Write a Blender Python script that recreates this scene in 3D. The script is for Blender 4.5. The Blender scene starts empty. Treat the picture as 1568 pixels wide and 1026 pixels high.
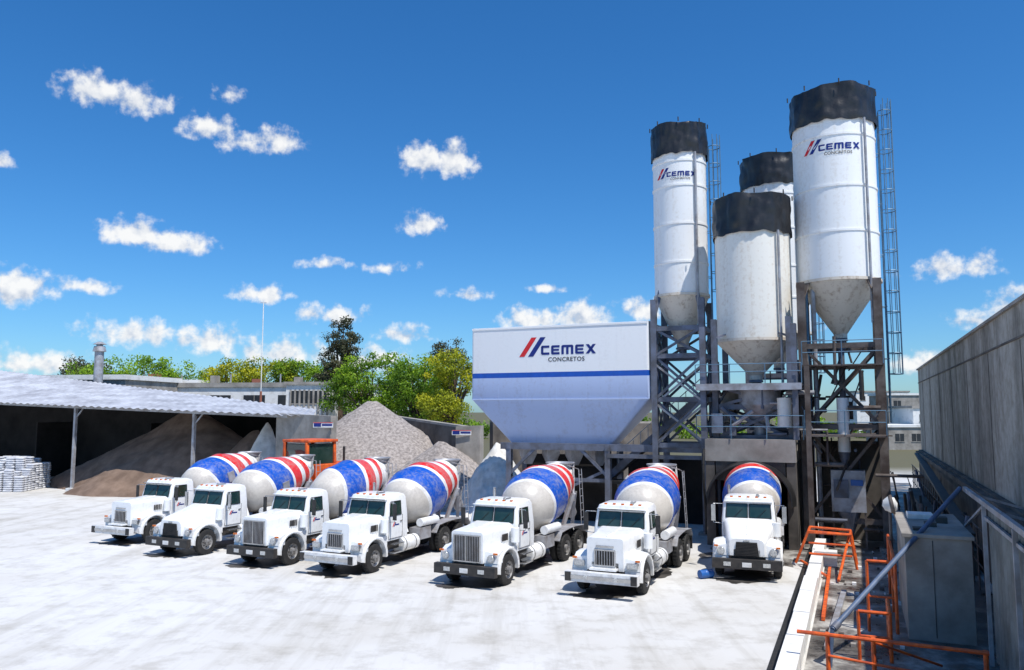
import bpy, bmesh, math, random
import numpy as np
from mathutils import Vector, Matrix, Euler, noise
R=math.radians
random.seed(4)
scene=bpy.context.scene
PSI=R(23.4); SP,CP=math.sin(PSI),math.cos(PSI)
def W(p,q,z=0.0): return Vector((p*CP+q*SP,-p*SP+q*CP,z))

# ---------------------------------------------------------------- node helpers
def newmat(name):
    m=bpy.data.materials.new(name); m.use_nodes=True
    nt=m.node_tree; b=nt.nodes['Principled BSDF']; return m,nt,b
def L(nt,a,b): nt.links.new(a,b)
def noise_node(nt,scale,detail=4,rough=.55,vec=None,mapscale=None,coord='Object',rot=0):
    tc=nt.nodes.new('ShaderNodeTexCoord'); n=nt.nodes.new('ShaderNodeTexNoise')
    n.inputs['Scale'].default_value=scale; n.inputs['Detail'].default_value=detail; n.inputs['Roughness'].default_value=rough
    src=tc.outputs[coord]
    if mapscale:
        mp=nt.nodes.new('ShaderNodeMapping'); mp.inputs['Scale'].default_value=mapscale; mp.inputs['Rotation'].default_value=(0,0,rot)
        L(nt,src,mp.inputs['Vector']); src=mp.outputs[0]
    L(nt,src,n.inputs['Vector']); return n
def ramp(nt,fac,stops,interp='LINEAR'):
    r=nt.nodes.new('ShaderNodeValToRGB'); cr=r.color_ramp; cr.interpolation=interp
    while len(cr.elements)>1: cr.elements.remove(cr.elements[-1])
    cr.elements[0].position=stops[0][0]; cr.elements[0].color=(*stops[0][1],1)
    for p,c in stops[1:]:
        e=cr.elements.new(p); e.color=(*c,1)
    L(nt,fac,r.inputs[0]); return r
def mixc(nt,fac,a,b,blend='MIX'):
    m=nt.nodes.new('ShaderNodeMix'); m.data_type='RGBA'; m.blend_type=blend
    for s,v in ((m.inputs[0],fac),(m.inputs[6],a),(m.inputs[7],b)):
        if hasattr(v,'is_linked') : L(nt,v,s)
        elif isinstance(v,tuple): s.default_value=(*v,1)
        else: s.default_value=v
    return m.outputs[2]
def mathn(nt,op,a,b=None,c=None,clamp=False):
    m=nt.nodes.new('ShaderNodeMath'); m.operation=op; m.use_clamp=clamp
    for i,v in enumerate((a,b,c)):
        if v is None: continue
        if hasattr(v,'is_linked'): L(nt,v,m.inputs[i])
        else: m.inputs[i].default_value=v
    return m.outputs[0]
def bump(nt,b,h,strength=.3,dist=.02):
    bp=nt.nodes.new('ShaderNodeBump'); bp.inputs['Strength'].default_value=strength; bp.inputs['Distance'].default_value=dist
    L(nt,h,bp.inputs['Height']); L(nt,bp.outputs[0],b.inputs['Normal'])

def simple(name,c1,c2=None,scale=3,rough=.5,metal=0,mapscale=None,bumps=0,spec=.5,lo=.35,hi=.65,coat=0,detail=4):
    m,nt,b=newmat(name)
    b.inputs['Roughness'].default_value=rough; b.inputs['Metallic'].default_value=metal
    b.inputs['Specular IOR Level'].default_value=spec
    c2=c2 or tuple(x*.8 for x in c1)
    n=noise_node(nt,scale,detail,.6,mapscale=mapscale)
    r=ramp(nt,n.outputs[0],[(lo,c1),(hi,c2)]); L(nt,r.outputs[0],b.inputs['Base Color'])
    if bumps: bump(nt,b,n.outputs[0],bumps,.05)
    return m

def painted_white(name,base,dirt,streak=(2.2,2.2,.18),amount=.5,rough=.45,low=None,lowz=1.0):
    m,nt,b=newmat(name)
    b.inputs['Roughness'].default_value=rough
    n=noise_node(nt,1.0,5,.65,mapscale=streak); n2=noise_node(nt,6,4,.6)
    f=mathn(nt,'MULTIPLY',n.outputs[0],n2.outputs[0])
    f=mathn(nt,'MULTIPLY_ADD',f,5.0,-1.25,clamp=True)
    f=mathn(nt,'MULTIPLY',f,amount)
    col=mixc(nt,f,base,dirt)
    if low:
        tc=nt.nodes.new('ShaderNodeTexCoord'); s=nt.nodes.new('ShaderNodeSeparateXYZ'); L(nt,tc.outputs['Object'],s.inputs[0])
        g=mathn(nt,'SUBTRACT',lowz,s.outputs[2]); g=mathn(nt,'MULTIPLY_ADD',n2.outputs[0],1.2,mathn(nt,'SUBTRACT',g,.75)); g=mathn(nt,'MULTIPLY',g,1.0,clamp=True)
        g=mathn(nt,'MULTIPLY',g,.6)
        col=mixc(nt,g,col,low)
    L(nt,col,b.inputs['Base Color']); bump(nt,b,n.outputs[0],.1,.02)
    return m

M={}
M['truck_white']=painted_white('truck_white_paint',(.83,.83,.82),(.46,.43,.38),(3,3,1.0),.42,.25,(.33,.29,.24),1.20)
M['white']=painted_white('silo_white_paint',(.84,.835,.81),(.50,.40,.28),(2.6,2.6,.10),.36,.45)
M['cream']=painted_white('cream_paint',(.83,.79,.70),(.48,.34,.20),(2.6,2.6,.08),.5,.45)
M['coneworn']=painted_white('worn_cone_paint',(.70,.62,.51),(.28,.17,.09),(2.5,2.5,.5),.8,.6)
M['hopper_white']=painted_white('hopper_white_paint',(.84,.84,.83),(.62,.6,.57),(1.2,1.2,.2),.25,.45)
M['hopper_grey']=painted_white('hopper_blue_grey',(.46,.55,.76),(.33,.34,.43),(1.2,1.2,.15),.5,.5)  # blue-grey tone of the bin below the blue band
M['blueband']=simple('blue_band_paint',(.006,.09,.48),rough=.4)
M['logo_blue']=simple('logo_blue',(.006,.02,.20),rough=.4)
M['logo_red']=simple('logo_red',(.72,.015,.02),rough=.4)
M['steel']=simple('blue_grey_steel',(.17,.19,.25),(.10,.10,.11),1.5,.6,.2)
M['steel_brown']=simple('weathered_brown_steel',(.17,.145,.13),(.065,.045,.035),1.3,.75,.1,bumps=.2)
M['steel_light']=simple('light_grey_steel',(.42,.43,.46),(.25,.23,.22),2,.5,.2)
M['ladder']=simple('blue_galvanised_steel',(.13,.24,.34),(.09,.16,.23),2,.5,.3)
M['black']=simple('black_rubber',(.010,.010,.010),(.024,.022,.02),6,.75)
M['darksteel']=simple('dark_chassis',(.018,.017,.017),(.045,.038,.033),4,.6)
M['chrome']=simple('chrome',(.55,.55,.55),(.4,.4,.4),3,.22,.9)
M['orange']=simple('orange_paint',(.85,.14,.015),(.45,.07,.02),5,.5)
M['lamp']=simple('headlamp_glass',(.65,.65,.62),(.4,.4,.4),20,.1,.3)
M['amber']=simple('amber_lens',(.7,.16,.01),rough=.2)
M['glass']=simple('window_glass',(.012,.035,.026),(.035,.06,.048),1.4,.03,0,spec=.8)
M['hub']=simple('wheel_hub',(.42,.41,.40),(.12,.11,.10),5,.45,.3)
M['bluepaint']=simple('blue_plastic',(.02,.12,.4),rough=.4)
M['concrete']=simple('concrete',(.40,.37,.33),(.22,.20,.175),.8,.85,bumps=.2,detail=7)
M['concrete_dark']=simple('stained_concrete',(.16,.14,.12),(.05,.043,.037),.6,.9,bumps=.3,detail=7)
M['shed_inside']=simple('painted_shade_wall',(.030,.026,.024),(.012,.010,.009),.6,.95)  # near-black colour paints in the shade inside shed, bay and below hopper
M['whitewash']=simple('whitewashed_concrete',(.80,.79,.76),(.50,.48,.44),1.2,.8,lo=.5,hi=.78,bumps=.2,detail=7)
M['tarp']=simple('black_tarpaulin',(.010,.010,.011),(.028,.026,.025),1.1,.38,bumps=.8)
M['tin']=simple('galvanised_roof',(.60,.61,.64),(.36,.36,.38),.5,.5,.15)
M['sand']=simple('brown_sand',(.24,.165,.12),(.13,.085,.06),.9,.95,bumps=.5,detail=9)
M['gravel']=simple('grey_gravel',(.42,.37,.335),(.19,.165,.15),5.5,.95,bumps=1,detail=10)
M['whitepile']=simple('pale_sand',(.74,.71,.65),(.55,.52,.46),2,.95,bumps=.5,detail=9)
M['bark']=simple('bark',(.12,.08,.055),(.06,.04,.03),4,.9)
M['bag']=simple('cement_bag_paper',(.66,.66,.67),(.45,.46,.50),3,.8)
M['redroof']=simple('terracotta',(.35,.12,.07),(.25,.1,.07),3,.8)
M['darkopen']=simple('dark_opening',(.02,.022,.025),(.04,.04,.04),1,.4)
M['panel']=simple('green_grey_sheet',(.20,.22,.215),(.09,.10,.095),1.2,.55,.2)
M['bluepipe']=simple('blue_grey_pipe',(.12,.17,.27),(.07,.1,.16),3,.5)

# drum stripes
def drum_mat(name,flip):
    m,nt,b=newmat(name); b.inputs['Roughness'].default_value=.3
    tc=nt.nodes.new('ShaderNodeTexCoord'); s=nt.nodes.new('ShaderNodeSeparateXYZ'); L(nt,tc.outputs['Object'],s.inputs[0])
    v=mathn(nt,'MULTIPLY_ADD',s.outputs[0],.30*flip,s.outputs[2])
    v=mathn(nt,'DIVIDE',v,4.5)
    B=(.004,.085,.46); Rr=(.72,.02,.014); Wh=(.82,.81,.78)
    r=ramp(nt,v,[(0,(.62,.57,.50)),(.15,Wh),(.185,B),(.45,Wh),(.50,Rr),(.655,Wh),(.74,Rr),(.82,Wh),(.95,(.45,.43,.4))],'CONSTANT')
    n=noise_node(nt,1.6,6,.7); n2=noise_node(nt,9,4,.7)
    f=mathn(nt,'MULTIPLY',n.outputs[0],n2.outputs[0]); f=mathn(nt,'MULTIPLY_ADD',f,5.0,-1.05,clamp=True); f=mathn(nt,'MULTIPLY',f,.6)
    L(nt,mixc(nt,f,r.outputs[0],(.42,.38,.33)),b.inputs['Base Color'])
    bump(nt,b,n2.outputs[0],.12,.02); return m
M['drumA']=drum_mat('drum_stripes',1); M['drumB']=drum_mat('drum_stripes_reversed',-1)

# ---------------------------------------------------------------- mesh builder
class MB:
    def __init__(s): s.v=[];s.f=[];s.m=[];s.mats=[];s.M=Matrix()
    def mi(s,k):
        if k not in s.mats: s.mats.append(k)
        return s.mats.index(k)
    def add(s,vs,fs,mat):
        o=len(s.v); i=s.mi(mat)
        s.v+= [s.M@Vector(v) for v in vs]
        for f in fs: s.f.append([o+k for k in f]); s.m.append(i)
    def box(s,x0,x1,y0,y1,z0,z1,mat):
        vs=[(x,y,z) for z in (z0,z1) for y in (y0,y1) for x in (x0,x1)]
        s.add(vs,[(0,2,3,1),(4,5,7,6),(0,1,5,4),(2,6,7,3),(0,4,6,2),(1,3,7,5)],mat)
    def sbox(s,x0,x1,*a):   # mirrored pair
        s.box(x0,x1,*a); s.box(-x1,-x0,*a)
    def beam(s,a,b,w,h,mat):
        a=Vector(a);b=Vector(b);d=(b-a).normalized()
        up=Vector((0,0,1)) if abs(d.z)<.95 else Vector((0,1,0))
        x=d.cross(up).normalized(); y=x.cross(d)
        vs=[]
        for c in (a,b):
            for sx,sy in ((-1,-1),(1,-1),(1,1),(-1,1)): vs.append(c+x*sx*w/2+y*sy*h/2)
        s.add(vs,[(0,3,2,1),(4,5,6,7),(0,1,5,4),(1,2,6,5),(2,3,7,6),(3,0,4,7)],mat)
    def hbeam(s,a,b,w,mat):  # vertical H section
        a=Vector(a);b=Vector(b)
        for dy in (-w/2,w/2): s.box(a.x-w/2,a.x+w/2,a.y+dy-.02,a.y+dy+.02,a.z,b.z,mat)
        s.box(a.x-.02,a.x+.02,a.y-w/2+.021,a.y+w/2-.021,a.z,b.z,mat)
    def cyl(s,a,b,r0,mat,r1=None,n=12,caps=True):
        r1=r0 if r1 is None else r1
        a=Vector(a);b=Vector(b);d=(b-a).normalized()
        up=Vector((0,0,1)) if abs(d.z)<.95 else Vector((0,1,0))
        x=d.cross(up).normalized(); y=x.cross(d)
        vs=[c+(x*math.cos(2*math.pi*i/n)+y*math.sin(2*math.pi*i/n))*r for c,r in ((a,r0),(b,r1)) for i in range(n)]
        fs=[(i,(i+1)%n,n+(i+1)%n,n+i) for i in range(n)]
        if caps: fs+=[tuple(range(n))[::-1],tuple(range(n,2*n))]
        s.add(vs,fs,mat)
    def lathe(s,prof,n,mat,T=Matrix()):
        vs=[T@Vector((r*math.cos(2*math.pi*i/n),r*math.sin(2*math.pi*i/n),z)) for r,z in prof for i in range(n)]
        fs=[(k*n+i,k*n+(i+1)%n,(k+1)*n+(i+1)%n,(k+1)*n+i) for k in range(len(prof)-1) for i in range(n)]
        s.add(vs,fs,mat)
    def loft(s,rings,mat,caps=True):
        n=len(rings[0]); vs=[p for r in rings for p in r]
        fs=[(k*n+i,k*n+(i+1)%n,(k+1)*n+(i+1)%n,(k+1)*n+i) for k in range(len(rings)-1) for i in range(n)]
        if caps: fs+=[tuple(range(n))[::-1],tuple(range((len(rings)-1)*n,len(rings)*n))]
        s.add(vs,fs,mat)
    def tube(s,pts,r,mat,n=6):
        for a,b in zip(pts[:-1],pts[1:]): s.cyl(a,b,r,mat,n=n)
    def build(s,name,parent=None,loc=(0,0,0),rot=0,bevel=0,smooth=35):
        me=bpy.data.meshes.new(name); me.from_pydata([tuple(v) for v in s.v],[],s.f)
        for k in s.mats: me.materials.append(M[k])
        me.polygons.foreach_set('material_index',s.m)
        bm=bmesh.new(); bm.from_mesh(me); bmesh.ops.recalc_face_normals(bm,faces=bm.faces); bm.to_mesh(me); bm.free()
        me.polygons.foreach_set('use_smooth',[True]*len(me.polygons)); me.set_sharp_from_angle(angle=R(smooth))
        o=bpy.data.objects.new(name,me); scene.collection.objects.link(o)
        o.location=loc; o.rotation_euler=(0,0,rot)
        if parent: o.parent=parent
        if bevel:
            b=o.modifiers.new('bevel','BEVEL'); b.width=bevel; b.segments=2; b.limit_method='ANGLE'; b.angle_limit=R(40)
        return o
def empty(name,loc,rot=0):
    e=bpy.data.objects.new(name,None); e.empty_display_size=.5; e.location=loc; e.rotation_euler=(0,0,rot); scene.collection.objects.link(e); return e

def rrect(x0,x1,y0,y1,z,r,n=4):
    pts=[]
    for cx,cy,a0 in ((x1-r,y1-r,0),(x0+r,y1-r,90),(x0+r,y0+r,180),(x1-r,y0+r,270)):
        for i in range(n+1):
            a=R(a0+90*i/n); pts.append((cx+r*math.cos(a),cy+r*math.sin(a),z))
    return pts

def text_mesh(mb,txt,size,mat,f,bold=.0,space=1.0):
    cu=bpy.data.curves.new('t','FONT'); cu.body=txt; cu.size=size; cu.offset=bold; cu.extrude=0.0; cu.resolution_u=3; cu.space_character=space
    o=bpy.data.objects.new('t',cu); scene.collection.objects.link(o)
    bpy.context.view_layer.update()
    me=bpy.data.meshes.new_from_object(o.evaluated_get(bpy.context.evaluated_depsgraph_get()))
    vs=[f(v.co.x,v.co.y) for v in me.vertices]; fs=[tuple(p.vertices) for p in me.polygons]
    mb.add(vs,fs,mat)
    bpy.data.objects.remove(o); bpy.data.curves.remove(cu); bpy.data.meshes.remove(me)

def logo(mb,S,f):
    """slashes + wordmark; S = overall size factor, f maps (x,y)->3D"""
    def par(x0,y0,x1,y1,w,mat): mb.add([f(x0*S,y0*S),f((x0+w)*S,y0*S),f((x1+w)*S,y1*S),f(x1*S,y1*S)],[(0,1,2,3)],mat)
    par(-.05,0,.85,1.3,.38,'logo_red')
    par(.60,0,1.50,1.3,.38,'logo_blue')
    # block lettering built from strokes: C E M E X
    t=.17; h=.62; y0=.10; x=1.55; w=.60; gap=.13
    def bx(a,b,c,d): mb.add([f(a*S,c*S),f(b*S,c*S),f(b*S,d*S),f(a*S,d*S)],[(0,1,2,3)],'logo_blue')
    def sl(a,c,b,d,ww): mb.add([f(a*S,c*S),f((a+ww)*S,c*S),f((b+ww)*S,d*S),f(b*S,d*S)],[(0,1,2,3)],'logo_blue')
    for ch in 'CEMEX':
        if ch in 'CE':
            bx(x,x+t,y0+.05,y0+h-.05); bx(x+.05,x+w,y0,y0+t*.9); bx(x+.05,x+w,y0+h-t*.9,y0+h)
            if ch=='E': bx(x+t,x+w*.93,y0+h/2-t*.38,y0+h/2+t*.38)
            x+=w+gap
        elif ch=='M':
            ww=.84; bx(x,x+t,y0,y0+h-.05); bx(x+ww-t,x+ww,y0,y0+h-.05); bx(x+ww/2-t/2,x+ww/2+t/2,y0,y0+h-t*.8); bx(x+.05,x+ww-.05,y0+h-t*.9,y0+h); x+=ww+gap
        else:
            sl(x,y0,x+.48,y0+h,.22); sl(x+.48,y0,x+.0,y0+h,.22); x+=.7
    text_mesh(mb,'CONCRETOS',.40*S,'darksteel',lambda x,y:f(x*1.02+2.05*S,y-.36*S),.006*S,1.08)

# ---------------------------------------------------------------- trucks
def truck(x,y,yaw,style,seed):
    rnd=random.Random(seed)
    root=empty('concrete_mixer_truck',(x,y,0),-R(yaw))
    b=MB(); Wt='truck_white'
    blackb=style in('mack','tall')
    # bumper
    bm='darksteel' if blackb else Wt
    if style=='wide':
        b.box(-1.22,1.22,-.42,-.18,.50,.82,Wt); b.box(-1.15,1.15,-.45,-.421,.60,.72,'chrome')
        b.sbox(.42,.55,-.18,.5,.6,.74,'darksteel'); b.sbox(1.0,1.2,-.455,-.421,.52,.8,'darksteel')
        for xx in(-.5,.5): b.cyl((xx,-.47,.66),(xx,-.42,.66),.07,'lamp',n=12)
        b.box(-.45,.45,-.2,.12,.86,.92,Wt)
    else:
        b.box(-1.2,1.2,-.12,.10,.42,.76,bm)
        b.sbox(.55,.8,-.135,-.121,.52,.66,'lamp')
        b.box(-.16,.16,-.14,-.121,.5,.66,Wt)
    # hood
    gw=.62 if style!='mack' else .58
    top=1.86 if style!='mack' else 1.70
    def hs(yy,w,z0,z1,r):
        pts=[(w,yy,z0)]
        for i in range(6):
            a=R(90*i/5); pts.append((w-r+r*math.cos(a),yy,z1-r+r*math.sin(a)))
        for i in range(6):
            a=R(90+90*i/5); pts.append((-w+r+r*math.cos(a),yy,z1-r+r*math.sin(a)))
        pts.append((-w,yy,z0)); return pts
    if style=='mack':
        rings=[hs(.10,.60,.85,1.45,.20),hs(.20,.68,.85,1.56,.26),hs(1.1,.82,.9,1.76,.28),hs(1.98,.94,.95,1.95,.24)]
    else:
        rings=[hs(.10,gw,.82,top,.08),hs(.20,gw+.02,.82,top+.02,.12),hs(1.1,.70,.9,top+.06,.15),hs(1.98,.82,.95,top+.12,.18)]
    b.loft(rings,Wt)
    b.beam((0,.25,top+.035 if style!='mack' else 1.58),(0,1.95,top+.125 if style!='mack' else 1.955),.05,.03,Wt)
    if style!='mack':
        for sx in(-1,1):
            for i in range(5):
                b.box(*sorted((sx*.76,sx*.80)),1.25+i*.09,1.29+i*.09,1.42,1.66,'darksteel')
    # grille
    if style=='mack':
        b.loft([[(-.42,yy,.84),(.42,yy,.84),(.36,yy,1.34),(-.36,yy,1.34)] for yy in(.055,.105)],'black')
        for i in range(9):
            z=.88+i*.052; b.box(-.36,.36,.042,.054,z,z+.016,'darksteel')
        b.box(-.10,.10,.05,.115,1.37,1.42,'chrome')
    elif style=='tall':
        b.box(-.54,.54,.06,.098,.84,top-.1,'chrome'); b.box(-.49,.49,.045,.06,.88,top-.14,'black')
        for i in range(15):
            xx=-.455+i*.065; b.box(xx-.008,xx+.008,.03,.045,.88,top-.14,'steel_light')
        b.box(-.02,.02,.022,.03,.88,top-.14,'chrome')
    else:
        b.box(-.36,.36,.06,.098,.95,1.50,'chrome'); b.box(-.31,.31,.045,.06,1.0,1.45,'black')
        for i in range(7):
            xx=-.27+i*.09; b.box(xx-.01,xx+.01,.03,.045,1.0,1.45,'steel_light')
        b.box(-.3,.3,.06,.098,1.56,1.62,'chrome')
    # fenders (arched)
    fy,fz=1.0,.56
    for sx in(-1,1):
        rings=[]
        xi,xo=.60,1.21
        for k in range(15):
            a=R(-8+196*k/14)
            ca,sa=math.cos(a),math.sin(a)
            ro=.78; ri=.66
            yo,zo=fy+ro*ca*(1.06 if ca<0 else 1.1),fz+ro*sa*.92+.05
            yi,zi=fy+ri*ca,fz+ri*sa
            rings.append([(sx*xi,yi,zi),(sx*(xo-.01),yi,zi),(sx*xo,yi*.5+yo*.5,zi*.5+zo*.5),(sx*(xo-.08),yo,zo-.01),(sx*(xi+.04),yo,zo+.09)])
        b.loft(rings,Wt)
        b.loft([[(sx*.58,.16,.84),(sx*1.14,.20,.84),(sx*1.14,.26,1.14),(sx*.58,.2,1.26)],[(sx*.58,.55,.84),(sx*1.16,.55,.84),(sx*1.16,.6,1.28),(sx*.58,.6,1.42)]],Wt)
        if style=='wide':
            b.box(*sorted((sx*.72,sx*1.08)),.10,.19,.92,1.10,'chrome'); b.box(*sorted((sx*.75,sx*1.05)),.085,.10,.945,1.075,'lamp')
        else:
            b.cyl((sx*.90,.14,1.0),(sx*.90,.24,1.0),.135,'chrome',n=16); b.cyl((sx*.90,.12,1.0),(sx*.90,.14,1.0),.11,'lamp',n=16)
        b.box(*sorted((sx*1.0,sx*1.14)),.14,.22,1.14,1.2,'amber')
        b.box(*sorted((sx*.6,sx*1.02)),1.5,1.97,.78,1.2,Wt)
    # cab
    y0,y1=1.98,3.45
    b.loft([rrect(-.98,.98,y0,y1,.98,.07),rrect(-1.0,1.0,y0,y1,1.3,.08),rrect(-.99,.99,y0,y1,1.90,.09),
            rrect(-.93,.93,y0+.17,y1-.02,2.56,.12),rrect(-.88,.88,y0+.20,y1-.06,2.68,.14),rrect(-.74,.74,y0+.36,y1-.2,2.745,.18)],Wt)
    # windscreen (two panes)
    def wy(z): return y0+.17*(z-1.90)/.66
    for xa,xb in((-.83,-.03),(.03,.83)):
        z0,z1=1.96,2.47
        q=[(xa,wy(z0)-.012,z0),(xb,wy(z0)-.012,z0),(xb*.965,wy(z1)-.012,z1),(xa*.965,wy(z1)-.012,z1)]
        q2=[(a,bb+.02,c) for a,bb,c in q]; b.loft([q2,q],'glass')
        b.beam(((xa+xb)/2-.1,wy(1.97)-.035,1.97),((xa+xb)/2+.22,wy(2.3)-.035,2.3),.018,.012,'black')
        for e0,e1 in((0,1),(1,2),(2,3),(3,0)): b.beam(q[e0],q[e1],.03,.022,'black')
    b.box(-.88,.88,y0+.05,y0+.17,2.545,2.575,Wt)
    for sx in(-1,1):
        def sxx(z): return sx*(.99-.06*(z-1.9)/.66)
        z0,z1=1.93,2.46; ya,yb,ya2=2.16,2.95,2.27
        q=[(sxx(z0)+sx*.012,ya,z0),(sxx(z0)+sx*.012,yb,z0),(sxx(z1)+sx*.012,yb,z1),(sxx(z1)+sx*.012,ya2,z1)]
        q2=[(a-sx*.03,bb,c) for a,bb,c in q]; b.loft([q2,q],'glass')
        for e0,e1 in((0,1),(1,2),(2,3),(3,0)): b.beam(q[e0],q[e1],.022,.03,'black')
        b.beam(Vector(q[0])+Vector((sx*.012,.22,0)),Vector(q[3])+Vector((sx*.012,.14,0)),.025,.02,Wt)
        for ya in(2.10,3.03): b.box(*sorted((sx*.985,sx*1.004)),ya-.008,ya+.008,1.05,1.92,'darksteel')
        b.box(*sorted((sx*.985,sx*1.004)),2.11,3.02,1.045,1.06,'darksteel')
        b.box(*sorted((sx*1.0,sx*1.03)),2.86,2.98,1.66,1.70,'chrome')
        for k,mt in((0,'logo_red'),(.09,'logo_blue')):
            yb0=2.34 if sx>0 else 2.60; dsg=1 if sx>0 else -1
            b.add([(sx*1.006,yb0+dsg*(k),1.50),(sx*1.006,yb0+dsg*(k+.06),1.50),(sx*1.006,yb0+dsg*(k+.16),1.66),(sx*1.006,yb0+dsg*(k+.10),1.66)],[(0,1,2,3)],mt)
        if sx>0: b.box(.99,1.006,2.54,2.80,1.53,1.58,'logo_blue')
        # mirror
        b.box(*sorted((sx*1.22,sx*1.38)),2.02,2.07,1.80,2.42,'darksteel' if style!='mack' else 'chrome')
        b.box(*sorted((sx*1.235,sx*1.365)),2.07,2.078,1.83,2.39,'chrome')
        b.tube([(sx*.96,2.2,2.44),(sx*1.3,2.05,2.46),(sx*1.3,2.05,1.74),(sx*.99,2.15,1.70)],.014,'chrome',n=6)
        # steps
        b.box(*sorted((sx*.98,sx*1.2)),2.2,2.9,.50,.55,'chrome'); b.box(*sorted((sx*.98,sx*1.2)),2.2,2.9,.84,.88,'chrome')
    b.cyl((.86,2.95,.72),(.86,4.1,.72),.30,Wt,n=20); b.cyl((-.86,2.2,.72),(-.86,3.6,.72),.30,'chrome',n=20)
    for yy in(3.15,3.85): b.cyl((.86,yy-.02,.72),(.86,yy+.02,.72),.31,'darksteel',n=20)
    for i in range(5):
        xx=-.62+i*.31; b.box(xx-.05,xx+.05,y0+.24,y0+.32,2.69,2.75,'amber')
    b.cyl((.35,2.3,2.78),(.35,2.72,2.78),.035,'chrome',n=10,r1=.025); b.cyl((.35,2.24,2.78),(.35,2.3,2.78),.075,'chrome',r1=.04,n=12)
    if style=='wide': b.beam((-.85,y0+.06,2.56),(.85,y0+.06,2.56),.16,.02,'darksteel')
    if seed in(4,5,8):
        b.cyl((-.8,3.6,1.1),(-.8,3.6,2.5),.10,'chrome',n=14); b.cyl((-.8,3.6,2.5),(-.8,3.6,3.05),.055,'chrome',n=12)
    b.cyl((1.02,1.78,1.35),(1.02,1.78,1.85),.16,Wt,n=16)
    # chassis
    b.sbox(.36,.46,.1,8.5,.82,1.08,'darksteel')
    for yy in(.6,2.2,3.6,4.6,5.4,6.9,8.4): b.box(-.36,.36,yy,yy+.12,.86,1.04,'darksteel')
    b.box(-.35,.35,.35,1.9,.55,.95,'darksteel'); b.box(-.55,.55,.15,.5,.45,.82,'darksteel'); b.box(-.9,.9,2.0,3.4,.62,.97,'darksteel')
    # drum pedestal front
    b.loft([[(-.7,3.62,1.08),(.7,3.62,1.08),(.7,3.95,1.08),(-.7,3.95,1.08)],[(-.35,3.66,2.1),(.35,3.66,2.1),(.35,3.86,2.1),(-.35,3.86,2.1)]],Wt)
    b.cyl((0,3.72,2.02),(0,4.15,2.14),.30,'steel_light',n=16)
    b.cyl((-1.0,3.75,1.5),(-.3,3.75,1.5),.26,Wt,n=18)
    b.box(.6,1.12,4.15,5.0,.75,1.22,'steel_light'); b.box(-1.12,-.6,3.9,5.0,.72,1.2,'darksteel')
    b.cyl((1.0,4.3,1.42),(1.0,5.6,1.42),.17,Wt,n=14)
    for i in range(3): b.cyl((.5,4.2+i*.3,1.1),(.62,5.2+i*.3,1.3),.03,'black',n=6)
    # rear fenders + mudflaps
    for sx in(-1,1):
        rings=[]
        for k in range(13):
            yy=5.25+3.0*k/12; zz=1.16+.10*math.sin(math.pi*k/12)-(.28 if k in(0,12) else 0)
            rings.append([(sx*.62,yy,zz),(sx*1.24,yy,zz),(sx*1.24,yy,zz+.025),(sx*.62,yy,zz+.025)])
        b.loft(rings,'steel_light')
        b.box(*sorted((sx*.7,sx*1.2)),8.28,8.31,.35,1.0,'black')
    # rear pedestal
    for sx in(-1,1):
        b.beam((sx*.5,7.2,1.08),(sx*.78,7.75,2.5),.14,.14,'steel_light'); b.beam((sx*.5,8.3,1.08),(sx*.78,7.85,2.5),.14,.14,'steel_light')
        b.cyl((sx*.5,7.55,2.38),(sx*.5,7.85,2.45),.16,'darksteel',n=14)
        b.beam((sx*.78,7.8,2.4),(sx*.55,8.35,3.75),.08,.08,'steel_light'); b.beam((sx*.5,8.3,1.1),(sx*.5,8.75,2.5),.07,.07,'steel_light')
    b.beam((-.8,7.8,2.28),(.8,7.8,2.28),.16,.2,'steel_light')
    # charge hopper
    T=Matrix.Translation((0,8.18,3.35))
    b.lathe([(.28,-.15),(.60,.38),(.64,.38),(.64,.43),(.58,.43),(.25,-.12)],16,'steel_light',T)
    # chute
    rings=[]
    for k in range(6):
        t=k/5; c=Vector((.0,8.55+.75*t,2.55-1.0*t)); w=.30
        rings.append([c+Vector((w*math.cos(R(180+180*i/8)),0,w*math.sin(R(180+180*i/8)))) for i in range(9)]+[c+Vector(((w-.03)*math.cos(R(360-180*i/8)),0,(w-.03)*math.sin(R(360-180*i/8)))) for i in range(9)])
    b.loft(rings,'steel_light')
    # ladder at rear side
    for yy in(8.2,8.5): b.cyl((.98,yy,1.0),(.86,yy,3.5),.02,'steel_light',n=6)
    for i in range(8): b.cyl((.97-.12*i/8,8.2,1.15+i*.3),(.97-.12*i/8,8.5,1.15+i*.3),.014,'steel_light',n=6)
    b.tube([(.86,8.2,3.5),(.86,7.7,3.6),(.5,7.7,3.7)],.02,'steel_light')
    b.build('body',root,bevel=.018)
    # wheels
    w=MB()
    def wheel(xc,yc,sgn,wd,front):
        T=Matrix.Translation((xc,yc,.53))@Matrix.Rotation(R(90)*sgn,4,'Y')
        h=wd/2
        w.lathe([(.30,-h),(.44,-h),(.51,-h*.8),(.53,-h*.5),(.53,h*.5),(.51,h*.8),(.44,h),(.30,h)],28,'black',T)
        for i in range(28):
            a=2*math.pi*i/28; c=Vector((.535*math.cos(a),.535*math.sin(a),0))
            w.beam(T@(c+Vector((0,0,-h*.55))),T@(c+Vector((0,0,h*.55))),.03,.045,'black')
        if front: pr=[(.30,h),(.29,h*.75),(.24,h*.55),(.13,h*.6),(.12,h+.06),(.08,h+.08),(0,h+.08)]
        else: pr=[(.30,h),(.28,h*.1),(.2,-h*.1),(.13,0),(.12,h),(.08,h+.02),(0,h+.02)]
        w.lathe(pr,22,'hub',T)
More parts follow.
